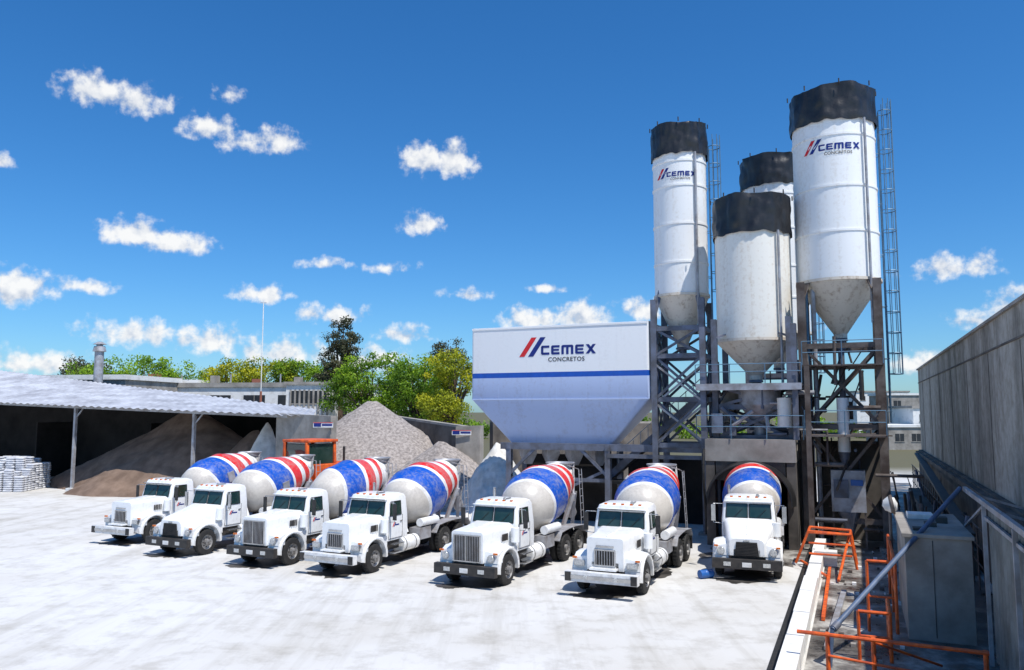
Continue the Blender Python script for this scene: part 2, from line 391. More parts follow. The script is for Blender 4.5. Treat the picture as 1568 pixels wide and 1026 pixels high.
        for i in range(8):
            a=2*math.pi*i/8; zz=h*.6 if front else -h*.05
            w.cyl(T@Vector((.19*math.cos(a),.19*math.sin(a),zz)),T@Vector((.19*math.cos(a),.19*math.sin(a),zz+.05)),.022,'darksteel',n=6)
    for sx in(-1,1):
        wheel(sx*1.02,1.0,sx,.30,True)
        for yy in(6.05,7.4):
            wheel(sx*1.08,yy,sx,.27,False); wheel(sx*.76,yy,sx,.27,False)
    for yy in(1.0,6.05,7.4): w.cyl((-1.0,yy,.53),(1.0,yy,.53),.10,'darksteel',n=10)
    w.build('wheels',root)
    # drum
    d=MB(); dm='drumA' if seed%3 else 'drumB'
    d.lathe([(0.0,.0),(.42,.0),(.60,.06),(.86,.26),(1.0,.62),(1.14,1.02),(1.17,1.25),(1.19,1.26),(1.19,1.34),(1.17,1.35),(1.17,2.25),(1.19,2.26),(1.19,2.33),(1.165,2.34),(1.02,2.95),(.80,3.75),(.82,3.76),(.82,3.92),(.76,3.93),(.60,4.38),(.63,4.40),(.63,4.5),(.5,4.5),(.42,4.1),(0,4.0)],72,dm)
    d.M=Matrix.Rotation(R(70+seed*47),4,'Z')@Matrix.Translation((1.165,0,1.8)); d.box(-.03,.035,-.25,.25,-.22,.22,'steel_light'); 
    o=d.build('drum',root); o.location=(0,3.95,2.08)
    o.rotation_euler=(Matrix.Rotation(R(-76.5),3,'X')@Matrix.Rotation(R(rnd.choice([200,235,180,160])),3,'Z')).to_euler()
truck(-17.9,36.7,25,'wide',1)
truck(-14.3,33.6,26,'mack',2)
truck(-10.1,31.4,26,'tall',3)
truck(-6.6,29.9,26,'wide',4)
truck(-1.6,27.8,27,'tall',5)
truck(3.0,26.4,24,'wide',7)
truck(8.35,28.8,19,'mack',8)

# ---------------------------------------------------------------- silos
def cage(mb,x,y,z0,z1,dx,dy,mat='ladder'):
    """ladder with safety cage; (dx,dy) points away from the silo"""
    tx,ty=-dy,dx
    for s in(-.25,.25): mb.cyl((x+tx*s,y+ty*s,z0),(x+tx*s,y+ty*s,z1),.03,mat,n=6)
    z=z0
    while z<z1: mb.cyl((x-tx*.25,y-ty*.25,z),(x+tx*.25,y+ty*.25,z),.014,mat,n=5); z+=.35
    angs=[-90,-54,-18,18,54,90]
    P=lambda a:(x+dx*(.22+.38*math.cos(R(a)))+tx*.40*math.sin(R(a)),y+dy*(.22+.38*math.cos(R(a)))+ty*.40*math.sin(R(a)))
    for a in angs: mb.cyl((*P(a),z0+2.2),(*P(a),z1+.6),.02,mat,n=5)
    z=z0+2.2
    while z<z1+.65:
        mb.tube([(*P(a),z) for a in angs],.025,mat,n=5); mb.tube([(x+tx*.25,y+ty*.25,z),(*P(90),z)],.02,mat,n=5); mb.tube([(x-tx*.25,y-ty*.25,z),(*P(-90),z)],.02,mat,n=5); z+=.95

def silo(p,q,r,ztop,zcap,zbody,zcone,seams,bodymat,conemat,legmat,legw,legspan,legtop,braces,logoS=None,ladder=None,legbase=0.0,seed=0):
    root=empty('cement_silo',W(p,q),-PSI)
    b=MB()
    prof=[(0,zcap+.3),(r,zcap+.3)]
    for z in seams: prof+= [(r,z+.06),(r+.035,z+.05),(r+.035,z-.05),(r,z-.06)]
    prof+= [(r,zbody+.02)]
    b.lathe(prof,56,bodymat)
    b.lathe([(r+.06,zbody+.10),(r+.06,zbody-.03),(r,zbody-.04),(.30,zcone+.2),(.30,zcone),(0,zcone)],40,conemat)
    b.cyl((0,0,zcone-.5),(0,0,zcone),.20,'steel',n=14); b.box(-.3,.3,-.3,.3,zcone-.12,zcone-.02,'steel')
    b.cyl((r*.75,-r*.78,zbody-2),(r*.75,-r*.78,zcap),.06,'steel_light',n=8)
    b.build('shell',root,smooth=30)
    # cap tarpaulin
    c=MB(); n=96; H=ztop-zcap; lv=14
    vs=[];fs=[]
    for k in range(lv+1):
        t=k/lv; z=zcap-.05+H*t
        for i in range(n):
            a=2*math.pi*i/n
            oc=1/math.cos(((a+.2)%(math.pi/4))-math.pi/8)   # octagonal guard rail frame under the sheet
            rr=r*(1.0*(1-t)+t*(.955*oc)) +.09
            fold=noise.noise(Vector((math.cos(a)*3,math.sin(a)*3,t*1.2+seed*7)))*.10+noise.noise(Vector((math.cos(a)*8,math.sin(a)*8,t*4+seed)))*.07
            zz=z+(noise.noise(Vector((math.cos(a)*1.2,math.sin(a)*1.2,seed*3)))*.16 if k==lv else 0)+(noise.noise(Vector((math.cos(a)*4,math.sin(a)*4,seed*5+9)))*.14 if k==0 else 0)
            vs.append(((rr+fold)*math.cos(a),(rr+fold)*math.sin(a),zz))
    fs=[(k*n+i,k*n+(i+1)%n,(k+1)*n+(i+1)%n,(k+1)*n+i) for k in range(lv) for i in range(n)]
    vs.append((0,0,ztop+.05)); fs+=[(lv*n+i,lv*n+(i+1)%n,len(vs)-1) for i in range(n)]
    c.add(vs,fs,'tarp')
    for i in range(8):
        a=R(45*i+22.5)-.2; c.cyl((r*1.09*math.cos(a),r*1.09*math.sin(a),ztop-.1),(r*1.09*math.cos(a),r*1.09*math.sin(a),ztop+.12),.03,'darksteel',n=6)
    c.build('tarpaulin_cap',root,smooth=60)
    # legs
    l=MB(); s=legspan
    for sx in(-1,1):
        for sy in(-1,1): 
            l.hbeam((sx*s,sy*s,legbase),(sx*s,sy*s,legtop),legw,legmat)
            l.box(sx*s-.35,sx*s+.35,sy*s-.35,sy*s+.35,legbase,legbase+.12,'concrete')
            l.beam((sx*s,sy*s,legtop-.9),(sx*s*.75,sy*s*.75,zbody+.3),legw*.8,.06,legmat)
    for i,z in enumerate(braces):
        for sg in(-1,1):
            l.beam((-s,sg*s,z),(s,sg*s,z),.10,.24,legmat); l.beam((sg*s,-s,z),(sg*s,s,z),.10,.24,legmat)
            if i:
                zp=braces[i-1]
                l.beam((-s,sg*(s+.03),zp),(s,sg*(s+.03),z),.07,.13,legmat); l.beam((s,sg*(s-.05),zp),(-s,sg*(s-.05),z),.07,.13,legmat)
                l.beam((sg*(s+.03),-s,zp),(sg*(s+.03),s,z),.07,.13,legmat); l.beam((sg*(s-.05),s,zp),(sg*(s-.05),-s,z),.07,.13,legmat)
    l.build('support_legs',root)
    if ladder:
        c=MB(); la,z0,z1=ladder; dx,dy=math.cos(R(la)),math.sin(R(la)); cage(c,dx*(r+.15),dy*(r+.15),z0,z1,dx,dy)
        z=z0+.5
        while z<z1 :
            for t in(-.25,.25): c.cyl((dx*r-dy*t if z>zbody else dx*s,dy*r+dx*t,z),(dx*(r+.2)-dy*t,dy*(r+.2)+dx*t,z),.02,'ladder',n=5)
            z+=2.4
        c.build('caged_ladder',root)
    if logoS:
        S,zl,aoff=logoS
        g=MB(); rr=r+.02
        f=lambda x,y:(rr*math.sin((x+aoff)/rr),-rr*math.cos((x+aoff)/rr),zl+y)
        logo(g,S,f); g.build('logo',root)
    return root
silo(-.55,40.1,1.84,21.1,19.4,11.95,9.4,[18.7,16.3,14.2],'white','coneworn','steel_brown',.36,1.60,11.9,[1.2,5.3,8.95],(.48,17.9,-1.36),(3,5.5,20.0),seed=1)
silo(-4.35,39.5,1.76,16.25,14.4,9.3,7.5,[],'cream','coneworn','steel',.26,1.66,10.3,[4.8,6.2,7.15],None,None,seed=2)
silo(-8.15,41.2,1.38,21.0,19.3,11.9,9.3,[18.9,17.6,15.6,13.6],'white','coneworn','steel',.28,1.22,11.7,[4.3,6.6,8.8,10.2],(.40,18.0,-1.02),(6,10.0,19.8),seed=3)
silo(-4.0,48.2,1.80,20.8,19.0,10.4,8.5,[18.4,16.4,14.2,12.4],'white','coneworn','steel',.3,1.55,10.4,[1.5,5,8],None,(15,6.0,20.2),seed=4)

# ---------------------------------------------------------------- batching plant frame / loading bay
root=empty('batching_plant',W(-4.45,38.2),-PSI)
b=MB()
b.box(-1.95,-1.55,-1.2,3.0,0,3.75,'concrete_dark'); b.box(1.55,1.95,-1.2,3.0,0,3.75,'concrete_dark'); b.box(-1.95,1.95,-1.25,3.1,3.76,4.75,'concrete')
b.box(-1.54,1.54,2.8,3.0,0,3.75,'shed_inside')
rings=[]
for k,yy in enumerate((-1.9,-1.6,-1.26)):
    rr=1.80+.06*k
    rings.append([(rr*math.cos(R(a)),yy,2.05+rr*math.sin(R(a))*.92) for a in range(-5,186,10)]+[((rr-.05)*math.cos(R(a)),yy,2.05+(rr-.05)*math.sin(R(a))*.92) for a in range(185,-6,-10)])
b.loft(rings,'tarp')
b.box(-1.5,1.5,-1.2,-1.15,2.9,3.75,'tarp')
b.build('loading_bay',root)
f=MB()
rnd=random.Random(9)
s=2.0
for sx in(-1,1):
    for yy in(-1.0,2.9): f.hbeam((sx*s,yy,4.75),(sx*s,yy,9.9 if yy<0 else 8.5),.24,'steel')
for z in(7.15,):
    f.box(-2.3,2.3,-1.3,3.2,z,z+.08,'steel'); f.box(-2.3,2.3,-1.34,-1.301,z-.2,z+.1,'steel_light')
def rail(mb,pts,z,mat='ladder',h=1.05):
    for a,c in zip(pts[:-1],pts[1:]):
        a=Vector((*a,z)); c=Vector((*c,z)); n=max(1,int((c-a).length/1.2))
        for i in range(n+1):
            p=a.lerp(c,i/n); mb.cyl(p,p+Vector((0,0,h)),.022,mat,n=6)
        for hh in(.55,h): mb.cyl(a+Vector((0,0,hh)),c+Vector((0,0,hh)),.022,mat,n=6)
rail(f,[(-2.3,3.0),(-2.3,-1.3),(2.3,-1.3),(2.3,3.0)],4.76)
rail(f,[(-2.3,-1.3),(2.3,-1.3)],7.23,h=.9)
f.lathe([(0,7.0),(.95,7.0),(.95,6.3),(.28,5.4),(.28,4.76)],24,'steel_light',Matrix.Translation((.35,.2,0)))
f.lathe([(0,6.9),(.6,6.9),(.6,6.2),(.2,5.6),(.2,4.8)],20,'concrete',Matrix.Translation((-1.2,1.4,0)))
f.cyl((1.5,-.6,5.3),(1.5,-.6,6.6),.32,'cream',n=18); f.box(-1.7,-1.2,-.8,-.3,5.0,5.9,'steel_light'); f.box(-.9,-.6,-.9,-.7,4.9,5.4,'steel')
for i in range(34):
    a=Vector((rnd.uniform(-2,2),rnd.uniform(-1,2.5),rnd.uniform(4.9,7.0))); c=a+Vector(rnd.choice([(rnd.uniform(.6,1.8),0,0),(0,0,rnd.uniform(.5,1.5)),(0,1.2,0),(rnd.uniform(-1,1),0,rnd.uniform(.6,1.4))]))
    f.cyl(a,c,rnd.choice([.03,.05,.07,.1]),rnd.choice(['steel','steel_light','steel_brown','darksteel']),n=8)
# side machinery between mid and right silos
f.box(2.3,5.6,-1.0,3.2,4.9,4.98,'steel_brown'); rail(f,[(2.35,-1.0),(5.6,-1.0)],4.98)
f.box(2.3,5.6,-.6,3.2,8.0,8.06,'steel_brown'); rail(f,[(2.3,-.6),(5.6,-.6)],8.06)
f.hbeam((2.5,-.9,0),(2.5,-.9,8.0),.22,'steel_brown')
f.cyl((2.8,.8,0),(2.8,.8,19),.11,'steel_light',n=10); f.cyl((2.5,.9,6),(2.5,.9,14),.08,'ladder',n=8)
f.cyl((3.9,.4,4.2),(3.9,.4,6.6),.26,'white',n=20); f.cyl((3.9,.4,3.5),(3.9,.4,4.2),.1,'steel',.26,n=16)
f.cyl((3.9,1.9,8.9),(3.9,1.9,5.5),.14,'steel',n=10)
for i in range(46):
    a=Vector((rnd.uniform(2.4,5.2),rnd.uniform(-.8,3),rnd.uniform(.4,8.5))); c=a+Vector(rnd.choice([(rnd.uniform(.6,2),0,0),(0,0,rnd.uniform(.8,2.2)),(0,1.2,0),(rnd.uniform(-1,1),0,rnd.uniform(.6,1.8))]))
    f.cyl(a,c,rnd.choice([.03,.05,.07,.1]),rnd.choice(['steel','steel_brown','steel_brown','darksteel']),n=8)
f.box(3.3,4.7,.1,1.0,1.6,3.4,'steel_light'); f.box(3.4,4.0,.04,.099,2.2,3.0,'steel'); f.box(4.1,4.6,.04,.099,2.75,3.0,'bluepaint'); 
for xx in(3.35,4.65): f.beam((xx,.2,0),(xx,.2,1.6),.08,.08,'steel_brown')
f.cyl((4.0,.5,.5),(4.0,.5,1.6),.12,'steel',.5,n=16)
f.box(2.3,2.6,1.5,2.2,0,3.4,'steel_brown'); f.box(2.7,5.6,2.9,3.0,0,4.6,'concrete_dark')
f.tube([(-2.0,-1.3-.25*math.sin(i*.5),4.3-.35*i) for i in range(12)],.06,'black',n=8)
f.build('machinery_frame',root)

# ---------------------------------------------------------------- aggregate hopper
HW=10.1; HD=2.9
root=empty('aggregate_hopper',W(-14.65,39.8),-PSI)
b=MB(); hw=HW/2
def ring(x0,x1,y0,y1,z): return rrect(x0,x1,y0,y1,z,.16,4)
zt,zb1,zb2,zk,zlow=10.62,8.10,7.82,6.65,4.25
b.loft([ring(-hw,hw,0,HD,zt),ring(-hw,hw,0,HD,zb1)],'hopper_white',caps=False)
b.loft([ring(-hw,hw,0,HD,zb1),ring(-hw,hw,0,HD,zb2)],'blueband',caps=False)
b.loft([ring(-hw,hw,0,HD,zb2),ring(-hw,hw,0,HD,zk),ring(-hw+2.1,hw-2.25,.75,HD-.6,zlow)],'hopper_grey',caps=False)
b.loft([ring(-hw+.0,hw-.0,0.0,HD,zt),ring(-hw+.12,hw-.12,.12,HD-.12,zt),ring(-hw+.12,hw-.12,.12,HD-.12,zt-.8)],'hopper_white',caps=False)
b.box(-hw+.05,hw-.05,-.03,-.003,zt-.12,zt-.02,'hopper_white'); b.box(-hw+.05,hw-.05,-.03,-.003,zk-.04,zk+.04,'hopper_grey')
b.box(hw+.002,hw+.05,.2,.3,zk,zt,'steel_light'); b.box(hw+.002,hw+.05,HD-.4,HD-.3,zk,zt,'steel_light')
for k in range(1,6):
    x=-hw+HW*k/6; b.box(x-.008,x+.008,-.007,-.002,zb1+.01,zt-.13,'hopper_white'); b.box(x-.01,x+.01,-.008,-.002,zk+.05,zb2-.01,'hopper_grey')
b.box(-hw+2.15,hw-2.3,.78,HD-.63,zlow-.25,zlow+.02,'hopper_grey')
b.build('bin',root,smooth=30)
g=MB(); logo(g,.80,lambda x,y:(x-hw+2.95,-.012,y+8.95)); g.build('logo',root)
f=MB()
for xx in(-2.9,2.7):
    for yy in(.4,HD-.2):
        f.hbeam((xx,yy,0),(xx,yy,4.1),.28,'steel')
    f.beam((xx,.2,4.1),(xx,HD,4.1),.2,.26,'steel')
f.beam((-3.4,.4,4.12),(8.0,.4,4.12),.2,.36,'steel'); f.beam((2.7,.3,3.7),(8.0,.3,3.7),.16,.2,'steel')
f.beam((-2.9,.4,2.6),(-1.4,.4,4.0),.12,.16,'steel'); f.beam((2.7,.4,2.6),(1.2,.4,4.0),.12,.16,'steel'); f.beam((-2.9,.5,.4),(2.7,.5,3.0),.1,.14,'steel')
f.beam((-2.9,.5,2.4),(2.7,.5,2.4),.14,.18,'steel')
for i in range(4):
    x=-2.2+i*1.35; f.lathe([(.55,4.0),(.5,3.6),(.25,3.1)],4,'steel_light',Matrix.Translation((x,1.4,0)))
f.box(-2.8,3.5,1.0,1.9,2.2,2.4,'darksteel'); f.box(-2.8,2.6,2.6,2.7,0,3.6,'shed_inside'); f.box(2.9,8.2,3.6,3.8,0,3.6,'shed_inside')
f.build('support_frame',root)
c=MB()
A=Vector((2.5,2.2,2.5)); B=Vector((8.2,2.0,7.4))
c.beam(A,B,.9,.12,'darksteel'); c.beam(A+Vector((0,-.5,.15)),B+Vector((0,-.5,.15)),.08,.35,'steel'); c.beam(A+Vector((0,-.5,1.0)),B+Vector((0,-.5,1.0)),.04,.04,'steel_light')
n=14
for i in range(n+1):
    p=A.lerp(B,i/n)+Vector((0,-.5,.15)); c.cyl(p,p+Vector((0,0,.9)),.02,'steel_light',n=5)
    c.beam(p+Vector((0,0,-.2)),A.lerp(B,min(1,(i+1)/n))+Vector((0,-.5,.35)),.05,.05,'steel')
for z in(4.4,6.4): 
    c.beam((5.3,.2,z),(7.8,.2,z+2),.07,.1,'steel_light'); c.beam((7.8,.15,z),(5.3,.15,z+2),.07,.1,'steel_light')
for i in range(12): c.box(8.3,9.3,-.3+i*.02,.2+i*.02,.3+i*.33,.34+i*.33,'steel')
c.build('conveyor',root)

# ---------------------------------------------------------------- ground, lane, kerb
m,nt,bs=newmat('concrete_yard'); bs.inputs['Roughness'].default_value=.85; bs.inputs['Specular IOR Level'].default_value=.3
n1=noise_node(nt,.10,5,.6); n2=noise_node(nt,.9,7,.7); n5=noise_node(nt,1.0,6,.65,mapscale=(.9,.07,1),rot=PSI); n6=noise_node(nt,30,2,.5)
r1=ramp(nt,n1.outputs[0],[(.34,(.545,.52,.475)),(.58,(.64,.63,.61))]); r2=ramp(nt,n2.outputs[0],[(.34,(.80,.785,.76)),(.52,(1,1,1))]); r5=ramp(nt,n5.outputs[0],[(.36,(.86,.85,.83)),(.50,(1,1,1))])
col=mixc(nt,1.0,r1.outputs[0],r2.outputs[0],'MULTIPLY'); col=mixc(nt,1.0,col,r5.outputs[0],'MULTIPLY')
geo=nt.nodes.new('ShaderNodeTexCoord'); sep=nt.nodes.new('ShaderNodeSeparateXYZ'); L(nt,geo.outputs['Object'],sep.inputs[0])
far=mathn(nt,'MULTIPLY_ADD',sep.outputs[1],.06,-4.2,clamp=True)
col=mixc(nt,far,col,(.12,.11,.06)); L(nt,col,bs.inputs['Base Color']); bump(nt,bs,n6.outputs[0],.2,.01)
M['ground']=m
g=MB(); g.add([(-2500,-200,0),(2500,-200,0),(2500,4000,0),(-2500,4000,0)],[(0,1,2,3)],'ground'); g.build('ground')
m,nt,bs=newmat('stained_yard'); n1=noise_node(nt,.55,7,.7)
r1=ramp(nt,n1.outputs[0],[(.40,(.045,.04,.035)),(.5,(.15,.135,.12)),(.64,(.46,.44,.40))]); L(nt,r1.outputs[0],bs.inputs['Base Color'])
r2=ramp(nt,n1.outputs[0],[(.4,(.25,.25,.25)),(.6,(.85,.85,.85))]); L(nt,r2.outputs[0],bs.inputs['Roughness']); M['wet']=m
M['oil_shade']=simple('oil_and_shadow',(.02,.018,.016),(.10,.09,.08),1.5,.5)  # near-black for oil marks and for shadow painted under the trucks
g=MB()
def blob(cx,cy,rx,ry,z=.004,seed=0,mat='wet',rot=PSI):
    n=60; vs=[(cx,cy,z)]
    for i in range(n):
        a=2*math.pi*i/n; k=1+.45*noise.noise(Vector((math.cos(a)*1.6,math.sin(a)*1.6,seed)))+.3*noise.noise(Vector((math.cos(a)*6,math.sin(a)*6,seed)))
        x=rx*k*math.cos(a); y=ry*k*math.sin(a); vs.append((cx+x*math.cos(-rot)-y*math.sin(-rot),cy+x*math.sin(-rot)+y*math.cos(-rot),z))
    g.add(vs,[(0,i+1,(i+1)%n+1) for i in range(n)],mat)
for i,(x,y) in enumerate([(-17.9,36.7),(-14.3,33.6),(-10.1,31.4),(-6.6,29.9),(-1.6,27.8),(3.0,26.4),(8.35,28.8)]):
    blob(x+.35,y+.9,.95,1.2,.004,i,'oil_shade'); blob(x-.55,y+.2,.5,.35,.008,i+40,'oil_shade'); blob(x+1.9,y+4.2,.9,2.2,.006,i+20,'oil_shade')  # dark patches paint in truck shadow as well as oil
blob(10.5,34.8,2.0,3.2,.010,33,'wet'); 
g.build('oil_and_shadow_patches')
g=MB()
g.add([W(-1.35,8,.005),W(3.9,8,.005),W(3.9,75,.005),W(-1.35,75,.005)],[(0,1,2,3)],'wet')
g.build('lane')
g=MB(); rr=random.Random(3)
q=8.0
while q<36.5:
    ln=rr.uniform(2.3,3.4); h=.42+rr.uniform(-.03,.05); dp=rr.uniform(-.03,.03)
    g.M=Matrix.Translation(W(0,0))@Matrix.Rotation(-PSI,4,'Z'); g.box(-1.85+dp,-1.42+dp,q,q+ln-.06,0,h,'whitewash'); q+=ln
g.box(-2.15,-1.95,8,38,.004,.02,'black'); g.box(-1.93,-1.90,8,38,.02,.16,'concrete')  # black strip painted in for the shadow beside the kerb
g.build('concrete_kerb',bevel=.03)
g=MB(); g.M=Matrix.Rotation(-PSI,4,'Z')
for i in range(90):
    q=rr.uniform(16,38); p=rr.uniform(-1.3,1.2); s=rr.uniform(.03,.10); g.box(p,p+s*1.5,q,q+s*2,.006,.006+s,rr.choice(['concrete','concrete_dark','whitewash','steel_brown']))
g.beam((-.9,22,.08),(-.6,29,.08),.16,.1,'steel_light'); g.beam((-1.1,25,.08),(-1.15,33,.08),.1,.1,'orange')
g.build('debris')

# ---------------------------------------------------------------- right wall
m,nt,bs=newmat('weathered_wall'); bs.inputs['Roughness'].default_value=.9
n1=noise_node(nt,1,6,.65,mapscale=(.5,.5,.10)); n2=noise_node(nt,2.2,6,.7)
r1=ramp(nt,n1.outputs[0],[(.36,(.20,.18,.15)),(.58,(.46,.43,.375))]); r2=ramp(nt,n2.outputs[0],[(.35,(.66,.63,.58)),(.6,(1,1,1))])
col=mixc(nt,1.0,r1.outputs[0],r2.outputs[0],'MULTIPLY'); L(nt,col,bs.inputs['Base Color']); bump(nt,bs,n2.outputs[0],.4,.04); M['wall']=m
g=MB(); g.M=Matrix.Rotation(-PSI,4,'Z')
g.box(4.3,4.7,6,66,3.2,9.02,'wall')
g.box(4.26,4.3,6,66,8.05,8.11,'concrete_dark'); g.box(4.2,4.74,6,66.03,9.022,9.12,'concrete')
g.box(4.1,4.75,6,66.1,0,3.19,'concrete_dark'); g.box(3.9,4.1,6,66,2.9,3.1,'concrete_dark')
for q in range(8,66,6): g.box(4.285,4.299,q,q+.03,3.3,8.0,'concrete_dark')
g.build('boundary_wall')
g=MB(); g.M=Matrix.Rotation(-PSI,4,'Z')
for i in range(26): 
    q=30+i*1.4; g.cyl((3.6,q,0),(3.6,q,2.1),.03,'steel_brown',n=5)
for z in(.9,1.5,2.1): g.cyl((3.6,30,z),(3.6,66,z),.025,'steel_brown',n=5)
g.box(3.0,3.9,34,60,0,.9,'concrete_dark')
g.beam((3.2,30,2.0),(3.9,64,3.0),.4,.1,'darksteel')
for i in range(30):
    q=30+rr.uniform(0,30); p=rr.uniform(2.0,3.9); g.cyl((p,q,.1),(p+rr.uniform(-.5,.5),q+rr.uniform(-1,2),rr.uniform(.6,2.6)),rr.choice([.03,.05,.08]),rr.choice(['steel_brown','darksteel','steel']),n=6)
g.build('cable_rack')

# concrete block room
g=MB(); g.M=Matrix.Rotation(-PSI,4,'Z')
g.box(1.05,2.62,24.0,28.8,0,2.66,'concrete'); g.box(.98,2.68,23.93,28.87,2.662,2.76,'concrete')
g.box(1.7,1.72,23.985,23.999,.1,2.6,'concrete_dark'); g.box(1.3,2.0,27.2,28.0,2.762,2.9,'whitewash')
for i in range(3): g.box(1.3+i*.35,1.6+i*.35,24.6+i*.9,25.0+i*.9,2.762,2.83+.05*i,'concrete_dark')
g.build('concrete_block_house',bevel=.03)
g=MB(); g.M=Matrix.Rotation(-PSI,4,'Z')
g.cyl((.85,28.2,0),(.85,28.2,2.9),.04,'steel_brown',n=8)
g.M=g.M@Matrix.Translation((.85,28.2,3.05)); g.lathe([(0,-.22),(.16,-.16),(.26,0),(.2,.18),(0,.24)],18,'whitewash',Matrix.Rotation(R(80),4,'Y')); g.lathe([(.26,0),(.30,.05),(.30,.12)],18,'steel_brown',Matrix.Rotation(R(80),4,'Y'))
g.build('flood_lamp')
# corrugated sheet screen on the right
g=MB(); g.M=Matrix.Rotation(-PSI,4,'Z')
vs=[];n=180
for i in range(n+1):
    q=10+12.3*i/n; p=2.82+.035*math.sin(i*.95)
    for z in(.15,3.70): vs.append((p,q,z))
g.add(vs,[(2*i,2*i+2,2*i+3,2*i+1) for i in range(n)],'panel')
g.beam((2.75,9.5,3.76),(2.75,26.2,3.80),.10,.12,'steel_light'); g.beam((2.75,9.5,3.45),(2.75,22.3,3.45),.06,.08,'steel_light')
for q in(14,18.2,22.3): g.beam((2.72,q,0),(2.72,q,3.72),.09,.09,'steel_light')
g.beam((2.72,22.3,3.72),(2.72,26.2,2.76),.06,.06,'steel_light')
for q in(12,16,20,24): g.beam((2.75,q,3.83),(3.9,q+.2,3.5),.06,.06,'steel_light')
g.build('corrugated_screen')
g=MB(); g.M=Matrix.Rotation(-PSI,4,'Z')
g.cyl((2.62,26.0,3.82),(-.72,20.8,.85),.065,'bluepipe',n=12); g.cyl((-.72,20.8,.85),(-.80,20.7,.0),.05,'bluepipe',n=10)
g.cyl((-.70,20.83,.86),(-.60,20.98,.95),.09,'steel',n=12)
g.build('blue_pipe_boom')
def orange(name,fn):
    g=MB(); g.M=Matrix.Rotation(-PSI,4,'Z'); fn(g); g.build(name)
def f1(g):
    g.tube([(-1.45,19.9,.95),(2.35,19.6,.98)],.045,'orange',8)
    for p in(-.80,.15,2.3): g.cyl((p,19.85-.05*p,0),(p,19.85-.05*p,1.0),.05,'orange',n=8)
    g.tube([(-.8,19.85,.5),(2.3,19.7,.3)],.03,'orange',8); g.tube([(.15,19.85,.9),(1.6,21.5,.1)],.03,'orange',8)
def f2(g):
    for (q0,q1,h,p) in((21.6,23.2,1.15,.55),(24.4,29.6,1.9,.80)):
        g.tube([(p,q0,0),(p,q0,h),(p,q1,h),(p,q1,0)],.045,'orange',8); g.tube([(p,q0,h*.55),(p,q1,h*.55)],.035,'orange',8); g.tube([(p-.7,q0,0),(p-.7,q0,h),(p,q0,h)],.04,'orange',8); g.tube([(p-.7,q0,h*.5),(p,q0,h*.5)],.03,'orange',8)
        g.tube([(p,(q0+q1)/2,0),(p,(q0+q1)/2,h)],.035,'orange',8)
def f3(g):
    for dq in(0,1.2):
        g.tube([(-2.4,33.5+dq,.1),(-1.9,33.5+dq,1.35),(-.4,33.5+dq,1.3),(-.2,33.5+dq,0)],.05,'orange',8)
    for z in(.5,.9,1.3): g.tube([(-1.9,33.5,z),(-.35,33.4,z)],.04,'orange',8)
    g.tube([(-1.9,33.5,1.35),(-1.9,34.7,1.35)],.05,'orange',8); g.tube([(-.4,33.5,1.3),(-.4,34.7,1.3)],.05,'orange',8); g.tube([(-.4,34.7,1.3),(-.8,30.6,.1)],.05,'orange',8); g.tube([(-2.2,33.5,.2),(-1.2,31.2,.12)],.05,'orange',8)
    g.box(-1.7,-.9,33.8,34.4,0,.55,'whitewash')
orange('orange_guard_rail',f1); orange('orange_guard_rail',f2); orange('orange_guard_rail',f3)
g=MB(); g.cyl((6.75,29.2,.16),(7.25,29.4,.16),.15,'bluepaint',n=18); g.cyl((7.25,29.4,.16),(7.33,29.43,.16),.05,'black',n=10); g.lathe([(.16,-.02),(.16,.02)],18,'bluepaint',Matrix.Translation((7.0,29.3,.16))@Matrix.Rotation(R(90),4,'Y')); g.build('blue_barrel',bevel=.01)

# ---------------------------------------------------------------- open shed, left
root=empty('storage_shed',W(-54.5,42.4),-PSI)
f=MB()
def eave(p): return 6.45-(p)*.033      # p measured from first post
def ridge(p): return 7.55-(p)*.10
def back(p): return -32+(p+32)*45.6/54.6   # rear edge is shorter than the eave
for p in(-14,0,11.9,21.2):
    f.beam((p,0,0),(p,0,eave(p)-.1),.2,.2,'steel_light'); f.beam((p,.1,eave(p)-.3),(back(p),11,ridge(back(p))-.3),.14,.25,'steel')
    f.beam((p,0,eave(p)-1.0),(p+.8,0,eave(p)-.2),.08,.08,'steel_light'); f.box(p-.3,p+.3,-.3,.3,0,.25,'whitewash')
f.beam((-30,-.1,eave(-30)-.12),(22.2,-.1,eave(22.2)-.12),.12,.2,'steel_light')
for k in(.25,.5,.75):
    f.beam((-30,11*k,eave(-30)*(1-k)+ridge(-30)*k-.15),(13,11*k,eave(18)*(1-k)+ridge(13)*k-.12),.1,.14,'steel_brown')
f.build('posts',root)
rf=MB(); n=420; vs=[]
for i in range(n+1):
    p=-32+54.6*i/n; dz=.05*math.sin(i*math.pi/3)
    vs+= [(p,-.7,eave(p)-.02+dz),(back(p),11.5,ridge(back(p))+dz)]
rf.add(vs,[(2*i,2*i+2,2*i+3,2*i+1) for i in range(n)],'tin'); rf.build('corrugated_roof',root,smooth=80)
wl=MB()
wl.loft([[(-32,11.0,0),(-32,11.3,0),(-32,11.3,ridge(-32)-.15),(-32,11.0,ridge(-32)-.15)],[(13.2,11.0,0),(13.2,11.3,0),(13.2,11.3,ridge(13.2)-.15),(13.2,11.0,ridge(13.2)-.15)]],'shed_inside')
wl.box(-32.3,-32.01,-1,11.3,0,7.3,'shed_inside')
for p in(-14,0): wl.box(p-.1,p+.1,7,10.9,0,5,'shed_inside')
wl.build('back_wall',root)

